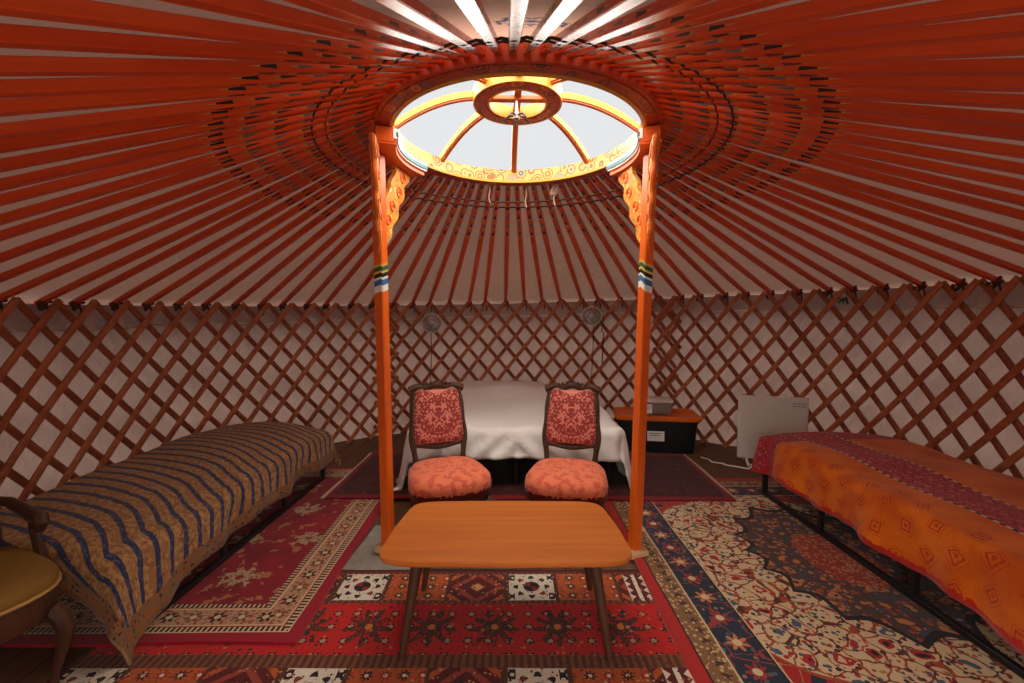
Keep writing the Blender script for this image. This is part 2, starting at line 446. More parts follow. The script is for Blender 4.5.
# large cream medallion rug
def persian_mat(hx, hy):
    m = Mat('medallion_rug', .95, .1, .15); x, y, z = m.xyz(); co = m.vec(x, y, 0.0); w = weave(m)
    cream = srgb(206, 182, 142); navy = srgb(36, 46, 60); red = srgb(168, 36, 30); dark = srgb(28, 22, 24); tan = srgb(176, 120, 70); blue = srgb(70, 92, 108); rust = srgb(160, 70, 36)
    ax, ay = x.abs(), y.abs(); dx = hx-ax; dy = hy-ay; d = dx.min(dy)
    wob = m.noise(co, 7, 2)-.5
    # flowering vines: edges of a warped cell pattern
    wx = x+(m.noise(co, 9, 2)-.5)*.10; wy = y+(m.noise(m.vec(y, x, 3.0), 9, 2)-.5)*.10
    wv = m.vec(wx, wy, 0.0)
    e1 = m.voro(wv, 11, 'DISTANCE_TO_EDGE'); c1 = m.voro(wv, 11); c2 = m.voro(co, 34); c3 = m.voro(m.vec(x+.3, y+.7, 0.0), 44)
    field = m.mix(c3[0].lt(.34)*c3[1].gt(.35), cream, m.mix(c3[2].gt(.55), m.mix(c3[1].gt(.7), navy, rust), tan))
    field = m.mix(c2[0].lt(.36)*c2[1].gt(.45), field, m.mix(c2[2].gt(.5), m.mix(c2[1].gt(.75), red, navy), blue))
    field = m.mix(e1.lt(.045), field, m.mix(c2[1].gt(.5), rust, srgb(90, 40, 26)))
    field = m.mix(c1[0].lt(.30)*c1[1].gt(.4), field, m.mix(c1[2].gt(.5), red, blue)); field = m.mix(c1[0].lt(.17)*c1[1].gt(.4), field, m.mix(c1[1].gt(.7), cream, dark))
    # medallion
    xm = x-.18; ym = y-.10; q = (xm*xm/(.45*.45)+ym*ym/(.66*.66)).sqrt(); a = ym.atan2(xm)
    lobes = (a*8).cos().abs()*.14
    inside = q.lt(lobes*-1+1.0)
    md = m.mix(c2[0].lt(.46)*c2[2].gt(.25), srgb(74, 54, 44), m.mix(c2[1].gt(.5), rust, tan))
    md = m.mix(c1[0].lt(.26), md, srgb(186, 116, 60)); md = m.mix(c1[0].lt(.12), md, navy); md = m.mix(e1.lt(.03), md, srgb(60, 70, 90))
    md = m.mix(q.lt(.42), md, m.mix(c3[0].lt(.4), srgb(150, 44, 34), tan))
    field = m.mix(q.lt(lobes*-1+1.06), field, dark); field = m.mix(inside, field, md)
    # corner spandrels
    ix = (hx-.34)-ax; iy = (hy-.36)-(y-.04).abs()
    sp = (ix/.62+iy/.50+((ix*18).sin()*.05)).lt(.62)
    sr = m.mix(c1[0].lt(.36)*c1[1].gt(.3), srgb(164, 32, 28), m.mix(c1[0].lt(.2), navy, srgb(206, 130, 80))); sr = m.mix(c2[0].lt(.3)*c2[1].gt(.5), sr, navy); sr = m.mix(e1.lt(.02), sr, tan)
    field = m.mix((ix/.62+iy/.50+((ix*18).sin()*.05)).lt(.66), field, rust); field = m.mix(sp, field, sr)
    # border
    side = dx.lt(dy); along = y*side+x*(1-side)
    qf = along/.15; f = (qf.fract()-.5)*.15; dd = d-.245
    ros, rr = rosette(m, f, dd, .048, 7)
    nb = m.mix(c2[0].lt(.33)*c2[1].gt(.35), navy, m.mix(c2[2].gt(.5), srgb(150, 110, 80), blue)); nb = m.mix(e1.lt(.03), nb, srgb(140, 60, 50))
    nb = m.mix(ros, nb, m.mix((qf.floor()*.5).fract().gt(.25), srgb(190, 120, 70), srgb(150, 50, 46))); nb = m.mix(rr.lt(.018), nb, cream)
    gd = m.mix(rosette(m, ((along/.06).fract()-.5)*.06, d-.122, .022, 5)[0], srgb(128, 92, 58), srgb(70, 44, 36)); gd = m.mix(c3[0].lt(.34), gd, srgb(190, 160, 110))
    col = m.mix(d.lt(.345), field, cream); col = m.mix(d.lt(.338), col, dark); col = m.mix(d.lt(.330), col, nb)
    col = m.mix(d.lt(.168), col, cream); col = m.mix(d.lt(.160), col, gd); col = m.mix(d.lt(.062), col, dark); col = m.mix(d.lt(.055), col, red)
    m.color(m.scale(col, w*.5+.72)); return m.m

def maroon_rug_mat(hx, hy):
    m = Mat('maroon_rug', .95, .1, .15); x, y, z = m.xyz(); co = m.vec(x, y, 0.0); w = weave(m)
    d = (hx-x.abs()).min(hy-y.abs())
    v = m.voro(co, 9); v2 = m.voro(co, 30)
    col = m.mix(v[0].lt(.2), srgb(66, 14, 16), srgb(96, 40, 30)); col = m.mix(v2[0].lt(.2)*v2[1].gt(.6), col, srgb(104, 60, 50))
    col = m.mix(d.lt(.06), col, srgb(124, 18, 26))
    col = m.mix((hx-x.abs()).lt(.022), col, srgb(190, 164, 136))
    m.color(m.scale(col, w*.5+.72)); return m.m

# ------------------------------------------------------------------ cloth materials (UV in metres)
def kantha_mat(L, W):
    m = Mat('striped_cover', .95, .1, .1); u, v, _ = m.xyz('UV'); co = m.vec(u, v, 0.0)
    mot = m.noise(co, 45, 3, .7); blot = m.noise(co, 7, 3)
    base = m.mix(mot.smooth(.35, .65), srgb(126, 88, 52), srgb(176, 134, 86)); base = m.mix(blot.gt(.6), base, srgb(150, 104, 62))
    wob = (m.noise(m.vec(u*3, v, 0.0), 5, 2)-.5)*.018
    s = ((v+u*.34+wob)/.082).fract()
    st = s.between(.30, .62)*m.noise(m.vec(u*.5, v, 5.0), 60, 3, .7).gt(.33)
    bl = m.mix(mot.gt(.55), srgb(50, 54, 84), srgb(84, 80, 94))
    col = m.mix(st, base, bl)
    sm = m.voro(co, 40); col = m.mix(sm[0].lt(.2)*sm[1].gt(.72), col, srgb(140, 60, 40))
    # printed border along the hems
    eb = (u-(-.80)).abs().min((u-.84).abs())
    e = (W-u).min((v).min(L-v)); bord = e.lt(.085)
    pv = m.voro(co, 62); bc = m.mix(pv[0].lt(.34), srgb(128, 92, 58), m.mix(pv[1].gt(.5), srgb(52, 46, 58), srgb(160, 80, 40)))
    col = m.mix(bord, col, bc); col = m.mix(e.lt(.010), col, srgb(150, 116, 80))
    tn = m.noise(co, 220, 2)
    quilt = (u*260).sin()*.3
    m.color(m.scale(col, tn*.5+.72)).bump(tn+quilt, .35, .004); return m.m

def suzani_mat(W0, W1, V0, V1):
    """u across the bed (0 = inner top edge, negative hangs), v along from the far end"""
    m = Mat('orange_cover', .92, .12, .15); u, v, _ = m.xyz('UV'); co = m.vec(u, v, 0.0)
    big = m.noise(co, 5, 3); fine = m.noise(co, 180, 2)
    col = m.mix(big.smooth(.3, .7), srgb(196, 84, 12), srgb(222, 112, 20))
    red = srgb(176, 42, 24)
    # stitched diamonds, triangles and squares in staggered rows on the hanging side
    c = .13; gv = v/c; gi = gv.floor(); gu = (u+.5)/c + gi*.5; pu = (gu.fract()-.5)*c; pv = (gv.fract()-.5)*c; gj = gu.floor()
    k = (gi*1.7+gj*2.3).fract()
    dia = pu.abs()+pv.abs(); sq = pu.abs().max(pv.abs()); tri = (pv+.02).abs()*.8+pu.abs()*1.0+pu*.4
    sh = dia*k.gt(.66) + sq*1.25*k.between(.33, .66) + tri*k.lt(.33001)
    ln = m.noise(co, 70, 2)
    mk = sh.lt(.045)*((sh*300).sin()*.6+ln*1.6-.8).gt(.05)
    col = m.mix(mk*u.lt(.06)*.9, col, srgb(178, 54, 20))
    # red brocade band lengthways on the top and across the far end
    bandm = u.between(.17, .44).max(v.lt(.19))
    d, r1, r2 = m.voro(co, 26); d2 = m.voro(co, 60)
    bc = m.mix(d.between(.16, .34), srgb(170, 40, 46), srgb(204, 96, 76)); bc = m.mix(d.lt(.13), bc, m.mix(r1.gt(.7), srgb(80, 70, 96), srgb(210, 150, 116)))
    bc = m.mix(d2[0].lt(.18), bc, srgb(214, 160, 130)); zig = (((v/.06).fract()-.5).abs()*.05+u*1.0)
    bc = m.mix((zig*110).sin().gt(.86), bc, srgb(120, 40, 62))
    col = m.mix(bandm, col, bc)
    dash = (v/.05).fract().gt(.5)
    edge = ((u-.17).abs().lt(.007)).max((u-.44).abs().lt(.007)).max((v-.197).abs().lt(.007)*u.lt(.17))
    col = m.mix(edge, col, m.mix(dash, srgb(206, 180, 150), srgb(40, 44, 70)))
    # hem
    h = u-W0; hn = m.noise(co, 22, 3)
    col = m.mix((h+(hn-.5)*.06).lt(.045), col, srgb(190, 36, 22)); col = m.mix(h.between(.006, .014), col, srgb(214, 160, 140))
    m.color(m.scale(col, fine*.5+.72)).bump(fine, .25, .004); return m.m

# coral damask
def damask(name, a, b, mirror=True, sc=22, cut=.5):
    m = Mat(name, .85, .15, .12); x, y, z = m.xyz()
    co = m.vec(x.abs() if mirror else x, y, z)
    n1 = m.noise(co, sc, 2, .5); d, r1, r2 = m.voro(co, sc*1.25)
    rr = (x*x+(z-.66)*(z-.66)).sqrt()
    pat = (n1+(d-.4)*.35+((rr*70).sin()*.05 if mirror else 0.0)).smooth(cut-.03, cut+.03)
    m.color(m.mix(pat, a, b)).bump(pat, .3, .004); m.b.inputs['Sheen Roughness'].default_value = .4
    return m.m
M['coral_back'] = damask('coral_damask_back', srgb(214, 128, 110), srgb(146, 58, 52), True, 58, .51)
def coral_seat_mat():
    m = Mat('coral_damask_seat', .85, .15, .12); x, y, z = m.xyz(); n = m.noise(m.coord(), 22, 2); f = m.noise(m.coord(), 60, 3)
    col = m.mix((n).smooth(.5, .56), srgb(226, 122, 84), srgb(206, 96, 72))
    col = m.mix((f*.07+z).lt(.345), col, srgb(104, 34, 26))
    m.color(col).bump(n, .3, .004); return m.m
M['coral_seat'] = coral_seat_mat()
m = Mat('white_cotton', .9, .15, .2); n1 = m.noise(m.coord(), 90, 2); n2 = m.noise(m.coord(), 6, 3)
m.color(m.scale(srgb(242, 236, 227), n1*.06+.95)).bump(n2+m.noise(m.coord(), 9, 2, .5)*.4, .4, .05); M['duvet'] = m.m
m = Mat('clear_glass', .05, .5); m.b.inputs['Transmission Weight'].default_value = .74; m.b.inputs['IOR'].default_value = 1.35
m.color(m.mix(m.noise(m.coord(), 5, 1), (.95, .93, .9), (.98, .97, .95))); M['glass'] = m.m
m = Mat('clear_plastic', .25, .5); m.b.inputs['Transmission Weight'].default_value = .75; m.b.inputs['IOR'].default_value = 1.2
m.color(m.mix(m.noise(m.coord(), 5, 1), (.8, .74, .7), (.86, .8, .76))); M['clear_plastic'] = m.m

# ================================================================== SETTING
def struct(o): o['kind'] = 'structure'; return o
b = MB(); n = 72; Rc = R+.12
b.add([(CX+(Rc+.3)*cos(2*PI*k/n), CY+(Rc+.3)*sin(2*PI*k/n), 0) for k in range(n)] + [(CX+(Rc+.3)*cos(2*PI*k/n), CY+(Rc+.3)*sin(2*PI*k/n), -.08) for k in range(n)],
      [tuple(range(n)), tuple(reversed(range(n, 2*n)))] + [(k, n+k, n+(k+1) % n, (k+1) % n) for k in range(n)])
struct(b.build('floor', M['floor'], smooth=False))
# canvas wall, slightly billowed between the lattice ties; door opening behind the camera
def wall_patch(name, t0, t1, z0=0.0):
    nu = int((t1-t0)/rad(1.1)); b = MB()
    def fn(u, v):
        t = t0+(t1-t0)*u; z1 = wall_top(CX+Rc*sin(t))+.012; z = z0+(z1-z0)*v
        r = Rc-.045+.012*sin(t*40+z*3)+.010*sin(t*17-z*9)+.012*sin(z*14+3*sin(t*5))
        return (CX+r*sin(t), CY+r*cos(t), z)
    b.grid(fn, nu, 22)
    return struct(b.build(name, M['wall_canvas'], split=80))
DOOR = rad(180-9.5)
wall_patch('wall_back', rad(-52), rad(52)); wall_patch('wall_right', rad(52), DOOR); wall_patch('wall_left', -DOOR, rad(-52))
wall_patch('wall_front', DOOR, 2*PI-DOOR, 1.36)
# hem band sewn round the top of the wall canvas
b = MB()
for i in range(-165, 165):
    pass
b.grid(lambda u, v: (CX+(R+.035)*sin(rad(-165+330*u)), CY+(R+.035)*cos(rad(-165+330*u)), wall_top(CX+R*sin(rad(-165+330*u)))-.150+.018*v+.006*sin(u*70)), 220, 1)
M['hem'] = plain('hem', srgb(206, 184, 160), .95, .15, 20)
struct(b.build('trim_1', M['hem'], solid=.006))
# roof canvas
def roof_pt(t, s, lift):
    xo, yo = CX+(R+.10)*sin(t), CY+(R+.10)*cos(t); xi, yi = RX+(RING_OUT-.01)*sin(t), RY+(RING_OUT-.01)*cos(t)
    zo = wall_top(xo)+.0; zi = RZ0+.048+tilt_z(yi)
    return (xo+(xi-xo)*s, yo+(yi-yo)*s, zo+(zi-zo)*s+lift)
b = MB(); b.grid(lambda u, v: roof_pt(2*PI*u, -.10+1.10*v, .027+.006*sin(u*2*PI*81+1)*(1-v)+.006*sin(u*60+v*9)), 324, 24)
struct(b.build('ceiling', M['roof_canvas'], split=80))

# ================================================================== CROWN
crown = thing('skylight_wheel', 'round orange smoke-hole crown with painted rim and yellow spokes open to the sky', 'skylight wheel', (RX, RY, RZ0)); crown.rotation_euler.x = -TILT
RZH = RZ1-RZ0
def ring_profile(b, r0, r1, z0, z1, n=96, a0=0, a1=2*PI, c=(0, 0)):
    full = abs(a1-a0-2*PI) < 1e-6; rings = []
    for k in range(n + (0 if full else 1)):
        t = a0+(a1-a0)*k/n
        rings.append([Vector((c[0]+r*cos(t), c[1]+r*sin(t), z)) for r, z in ((r0, z0), (r1, z0), (r1, z1), (r0, z1))])
    if full: rings.append(rings[0])
    return b.loft(rings, True, not full)
rim = ring_profile(MB(), RING_IN, RING_OUT, 0, RZH).build('rim', M['ring_red'], crown, split=30)
ring_profile(MB(), RING_IN-.006, RING_IN+.002, RZH*.12, RZH+.004).build('inner_frieze', M['crown_inner'], rim, split=30)
ring_profile(MB(), RING_IN+.018, RING_OUT-.018, -.005, .004).build('underside_frieze', M['crown_under'], rim, split=30)
ring_profile(MB(), RING_IN-.012, RING_IN+.010, -.006, .008).build('edge_bead', M['spoke_yellow'], rim, split=30)
hub = ring_profile(MB(), .160, .235, .205, .265, 64).build('hub', M['ring_red'], crown, split=30)
ring_profile(MB(), .153, .163, .200, .27, 64).build('hub_lining', M['spoke_yellow'], hub, split=30)
ring_profile(MB(), .232, .242, .200, .27, 64).build('hub_bead', M['spoke_yellow'], hub, split=30)
ring_profile(MB(), .173, .222, .200, .208, 64).build('hub_frieze', M['crown_under'], hub, split=30)
for k in range(8):
    a = k*PI/4+rad(1.5); d = Vector((cos(a), sin(a), 0)); pp = Vector((-sin(a), cos(a), 0))
    def arch(r): s = (RING_IN+.02-r)/(RING_IN+.02-.2); return RZH-.03+(.235-RZH+.03)*(1-(1-s)**2)
    for nm, w, z0, z1, mt in (('spoke', .036, .0, .034, M['spoke_yellow']), ('lining', .022, -.008, .001, M['spoke_orange'])):
        rings = []
        for i in range(13):
            r = RING_IN+.02-(RING_IN+.02-.2)*i/12; zz = arch(r)
            rings.append([d*r+pp*w/2*sx+Vector((0, 0, zz+zo)) for sx, zo in ((-1, z0), (1, z0), (1, z1), (-1, z1))])
        o = MB().loft(rings).build(nm, mt, crown if nm == 'spoke' else sp, split=40)
        if nm == 'spoke': sp = o
for k in range(2):
    a = k*PI/2+rad(1.5); Mx = Matrix.Rotation(a, 3, 'Z')
    MB().box((0, 0, .235+.012*k), (.34, .040, .026), Mx).build('cross_bar', M['spoke_orange'], hub, bevel=.004)
# metal fitting hanging from the hub
ft = thing('metal_fitting', 'small steel hanger with arms fixed under the middle of the crown hub', 'hanger', (RX-.005, RY, 2.41))
MB().lathe([(.004, -.01), (.018, 0), (.020, .02), (.009, .04), (.007, .10)], 14).build('body', M['steel'], ft)
bb = MB()
for k in range(5):
    a = k*2*PI/5+.4; bb.tube([(0, 0, .02), (.05*cos(a), .05*sin(a), .015), (.075*cos(a), .075*sin(a), -.012)], .005, 6)
bb.build('arms', M['black_metal'], ft)

# ================================================================== ROOF POLES
NP = 81
def pole_ends(t):
    lo = Vector((CX+(R+.045)*sin(t), CY+(R+.045)*cos(t), 0)); lo.z = wall_top(lo.x)+.012
    hi = Vector((RX+(RING_OUT-.02)*sin(t), RY+(RING_OUT-.02)*cos(t), 0)); hi.z = RZ0+.048+tilt_z(hi.y)
    return lo, hi
def make_pole(t, mat):
    lo, hi = pole_ends(t); L = (hi-lo).length
    st = [(0, .030, .026, 0), (.10, .036, .028, 0), (.30*L, .042, .028, 0), (.62*L, POLE_W, POLE_H, 0), (.94*L, .036, .028, 0), (L, .030, .026, 0)]
    rings = []; dist = []
    m_ = []
    for i in range(len(st)-1):
        k = 5
        for j in range(k): 
            f = j/k; m_.append(tuple(st[i][q]*(1-f)+st[i+1][q]*f for q in range(3)))
    m_.append(st[-1][:3])
    for x, w, h in m_:
        c = .22 if x > .2 else .3
        a, bq = w/2, h/2; e = min(w, h)*c*.5
        rings.append([Vector((x, p, q)) for p, q in ((-a+e, -bq), (a-e, -bq), (a, -bq+e), (a, bq-e), (a-e, bq), (-a+e, bq), (-a, bq-e), (-a, -bq+e))])
        dist += [L-x]*8
    o = MB().loft(rings).build('roof_pole', mat, split=30)
    at = o.data.attributes.new('crown_dist', 'FLOAT', 'POINT'); at.data.foreach_set('value', dist)
    x = (hi-lo).normalized(); y = Vector((0, 0, 1)).cross(x).normalized(); z = x.cross(y)
    Mx = Matrix((x, y, z)).transposed().to_4x4(); Mx.translation = lo
    o.matrix_world = Mx
    lb = MB()
    pts = [Vector((.035+.018*cos(a), .028*cos(a*.5+.3), -.006+.034*sin(a)-.012)) for a in [2*PI*i/14 for i in range(15)]]
    lb.tube(pts, .0105, 6); lb.tube([(.03, -.022, 0), (.034, 0, -.032), (.03, .022, 0)], .014, 6); lb.tube([(.03, .012, -.02), (.02, .025, -.055), (-.01, .02, -.085)], .007, 6)
    lb.build('rope_loop', M['knot_rope'], o)
    return o
pale = {}
for k in range(NP):
    tdeg = k*360/NP + (random.uniform(-.55, .55) if k else 0)
    o = make_pole(rad(tdeg), M['pole_pale'] if abs(tdeg-180) < 5 else M['pole'])
    if abs(tdeg-180) < 5: tag(o, 'pale wooden roof pole above the door end, dead centre at the top', 'roof pole', 'pale roof poles')
    else: tag(o, 'orange-red lacquered roof pole with painted marks fanning out from the crown', 'roof pole', 'painted roof poles')
# ropes laid round under the poles just outside the crown
for off_, rr_, lab in ((.30, .0050, 'dark rope laid round under the roof poles a hand away from the crown rim'), (.24, .0040, 'thin dark inner rope laid round under the roof poles close to the crown rim')):
    pts = []
    for k in range(NP*2+1):
        p = Vector(roof_pt(rad(k*180/NP), 1-(off_/2.15), 0)); pts.append(p+Vector((0, 0, -.019 if k % 2 == 0 else -.010)))
    tag(MB().tube(pts, rr_, 6).build('rope', M['dark_rope']), lab, 'rope')

# ================================================================== LATTICE
def lattice(name, label, i0, i1, off, rr):
    """i0..i1 are pole indices (may be negative); slats run over the whole height with slope about 50 degrees"""
    dth = 2*PI/NP; th0, th1 = i0*dth+off, i1*dth+off
    root = thing(name, label, 'lattice wall', (CX, CY, 0), 0)
    run = 5.6                                  # pole spacings crossed from head to foot
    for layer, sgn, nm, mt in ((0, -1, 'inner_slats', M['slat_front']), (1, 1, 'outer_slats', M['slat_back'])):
        b = MB(); r = rr - (.012 if layer == 0 else -.010)
        for i in range(i0-6, i1+7):
            top = i*dth+off; pts = []
            jit = random.uniform(-.04, .04)*dth; jit2 = random.uniform(-.06, .06)*dth
            S = 22
            for k in range(S+1):
                f = k/S; t = top + sgn*dth*run*f + jit*(1-f) + jit2*f
                if t < th0-.001 or t > th1+.001: continue
                zt = wall_top(CX+r*sin(t)); z = zt+.03-(zt+.03)*f
                if z < .012: z = .012
                pts.append((t, z))
            if len(pts) < 2: continue
            rings = []
            for k, (t, z) in enumerate(pts):
                t2, z2 = pts[min(k+1, len(pts)-1)]; t1, z1 = pts[max(k-1, 0)]
                tx = (t2-t1)*r; tz = z2-z1; l = math.hypot(tx, tz); tx /= l; tz /= l
                rdir = Vector((sin(t), cos(t), 0)); tdir = Vector((cos(t), -sin(t), 0))
                across = tdir*(-tz)+Vector((0, 0, tx)); p = Vector((r*sin(t), r*cos(t), z))
                w = .0205
                rings.append([p+across*w*a+rdir*h for a, h in ((-1, -.004), (-.55, -.010), (.55, -.010), (1, -.004), (.9, .008), (-.9, .008))])
            b.loft(rings)
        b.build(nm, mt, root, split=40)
    return root
lattice('lattice_panel', 'brown wooden lattice wall section behind the white double bed', -8, 8, 0, R)
lattice('lattice_panel', 'brown wooden lattice wall section behind the striped single bed', -27, -7, rad(1.4), R-.022)
lattice('lattice_panel', 'brown wooden lattice wall section behind the orange-covered single bed and heater', 7, 27, rad(-1.2), R-.022)

# ================================================================== COLUMNS
def column(xb, yb, xt, yt, label, sgn):
    root = thing('roof_post', label, 'post', (xb, yb, 0), 0, 'the two crown posts')
    dx, dy = xt-xb, yt-yb; zt = RZ0-.10
    Rz = Matrix.Rotation(rad(20*sgn), 3, 'Z')
    w = .0285; rings = []
    for i in range(31):
        z = .03+(zt-.03)*i/30; f = z/zt
        rings.append([Rz @ Vector((a*w, c*w, 0))+Vector((dx*f, dy*f, z)) for a, c in ((-1, -.8), (-.8, -1), (.8, -1), (1, -.8), (1, .8), (.8, 1), (-.8, 1), (-1, .8))])
    MB().loft(rings).build('shaft', M['column'], root, split=30)
    MB().box((0, 0, .0325), (.115, .115, .035), Rz).build('foot', M['pale_wood'], root, bevel=.006)
    # curved capital following the crown rim
    top = Vector((dx, dy, 0)); az = math.atan2(yt-RY, xt-RX); cc = (RX-xb, RY-yb)
    sp = rad(35); near = rad(13); sg = 1 if dx+xb > 0 else -1
    for nm, r0, r1, z0, z1, mt, s in (('capital', .655, .745, RZ0-.075, RZ0-.006, M['orange_paint'], 1.0), ('capital_moulding', .640, .66, RZ0-.060, RZ0-.012, M['white_paint'], 1.02), ('capital_band', .634, .646, RZ0-.050, RZ0-.028, M['blue_paint'], 1.03), ('capital_fillet', .646, .752, RZ0-.088, RZ0-.073, M['orange_paint'], .98)):
        ring_profile(MB(), r0, r1, z0, z1, 24, *((az-near*s, az+sp*s) if sg > 0 else (az-sp*s, az+near*s)), cc).build(nm, mt, root, split=30)
    # head block clasping the rim
    MB().box((dx+.012*sgn*-1, dy-.05, RZ0+.045), (.070, .09, .12), Rz).build('head_block', M['orange_paint'], root, bevel=.008)
    MB().box((dx+.012*sgn*-1, dy-.052, RZ0+.062), (.076, .094, .036), Rz).build('head_band', M['blue_paint'], root, bevel=.006)
    # carved brackets under both arms of the capital
    def t_out(f): return .285*(1-f)**.85+.016*sin(f*26)*(1-f*.4)+.004
    fs = [i/40 for i in range(41)]
    out = [(t_out(f), -.54*f) for f in fs] + [(max(0, t_out(f)-.135-.010*sin(f*22+1)), -.54*f) for f in reversed(fs)]
    for k in (1, -1):
        far = (k == sg); wide = 1.32 if far else .95
        tang = az+PI/2*k; ctr = Vector((dx, dy, RZ0-.088))
        bend = rad(17 if far else 5)*k
        tx = Vector((cos(tang+bend*1), sin(tang+bend*1), 0))
        Mx = Matrix((tx, Vector((0, 0, 1)), tx.cross(Vector((0, 0, 1))))).transposed().to_4x4(); Mx.translation = ctr
        br = MB().prism([(p[0]*wide, p[1]) for p in out], .030, Mx).build('bracket', M['bracket'], root, smooth=False, bevel=.004)
        eb = MB(); pts = [Mx @ Vector((p[0]*wide, p[1], 0)) for p in out[:41]]
        eb.tube(pts, .010, 6)
        for (cx, cy, rr) in [((t_out(f)-.065)*wide, -.54*f, .040*(1-f*.3)) for f in (.10, .28, .46, .62)]:
            for s in (-1, 1):
                eb.tube([Mx @ Vector((cx+rr*(1-i/22)*cos(i*.55), cy+rr*(1-i/22)*sin(i*.55), s*.016)) for i in range(18)], .006, 5)
        eb.build('carved_edge', M['bracket_edge'], br)
    return root
column(-.70, 2.50, -.712, 2.47, 'orange painted post left of the pair, at the striped-bed side of the coffee table', -1)
column(.682, 2.46, .735, 2.47, 'orange painted post right of the pair, at the orange-bed side of the coffee table', 1)

# ================================================================== RUGS
def rug(name, label, cx, cy, hx, hy, z0, th, mat, rotz=0, wav=.002, cat='rug'):
    b = MB(); nu, nv = int(hx*2/.05), int(hy*2/.05)
    def top(u, v): 
        x, y = -hx+2*hx*u, -hy+2*hy*v
        return (x+.006*sin(y*5+1)*abs(x/hx), y+.006*sin(x*6)*abs(y/hy), th+wav*(sin(x*7+cx)*cos(y*5)+.6*sin(y*11)))
    b.grid(top, nu, nv)
    n0 = len(b.v); nb = nv+1
    rim = [i*nb for i in range(nu+1)]+[nu*nb+j for j in range(1, nv+1)]+[i*nb+nv for i in range(nu-1, -1, -1)]+[j for j in range(nv-1, 0, -1)]
    b.v += [(b.v[i][0]*1.002, b.v[i][1]*1.002, 0) for i in rim]
    k = len(rim); b.f += [(rim[i], n0+i, n0+(i+1) % k, rim[(i+1) % k]) for i in range(k)]; b.f.append(tuple(range(n0, n0+k)))
    o = b.build(name, mat, loc=(cx, cy, z0), rotz=rotz, split=60)
    return tag(o, label, cat)
rug('patchwork_rug', 'red panelled rug with cream flower squares under the coffee table', -.48, 1.53, 1.22, .78, .001, .008, panel_rug_mat(1.22, .78))
rug('medallion_rug', 'large cream rug with navy border and dark medallion beside the orange-covered bed', 1.60, 2.30, .94, 1.30, .011, .009, persian_mat(.94, 1.30), rad(.8))
rug('floral_rug', 'crimson rug with cream flower bouquets and beige border beside the striped bed', -1.565, 2.82, .675, 1.06, .012, .009, floral_rug_mat(.675, 1.06), rad(.7))
rug('maroon_rug', 'plain dark maroon rug running under the white double bed', .13, 3.70, 1.49, .53, .023, .008, maroon_rug_mat(1.49, .53), rad(-1.0))
rug('cotton_mat', 'pale grey cotton mat at the foot of the left orange post', -.70, 2.56, .19, .25, .001, .006, M['grey_cotton'], rad(-4), .003, 'mat')

# ================================================================== SINGLE BEDS
def bed_frame(name, label, cx, cy, w, l, rotz):
    t = thing(name, label, 'bed', (cx, cy, .022), rotz)
    for sx in (-1, 1):
        MB().box((sx*w/2, 0, .014), (.03, l, .028)).build('floor_rail', M['black_metal'], t, bevel=.003)
        MB().box((sx*w/2, 0, .235), (.03, l, .03)).build('side_rail', M['black_metal'], t, bevel=.003)
        for y in (-l/2+.02, -l*.17, l*.17, l/2-.02):
            MB().box((sx*w/2, y, .125), (.03, .03, .2)).build('leg', M['black_metal'], t, bevel=.003)
    for y in (-l/2+.015, -l*.17, l*.17, l/2-.015):
        MB().box((0, y, .235), (w-.03, .03, .025)).build('cross_rail', M['black_metal'], t, bevel=.003)
    b = MB(); hw, hl = w/2-.01, l/2-.02
    b.box((0, 0, .322), (w-.04, l-.06, .140)); b.build('mattress', M['mattress'], t, bevel=.03)
    return t
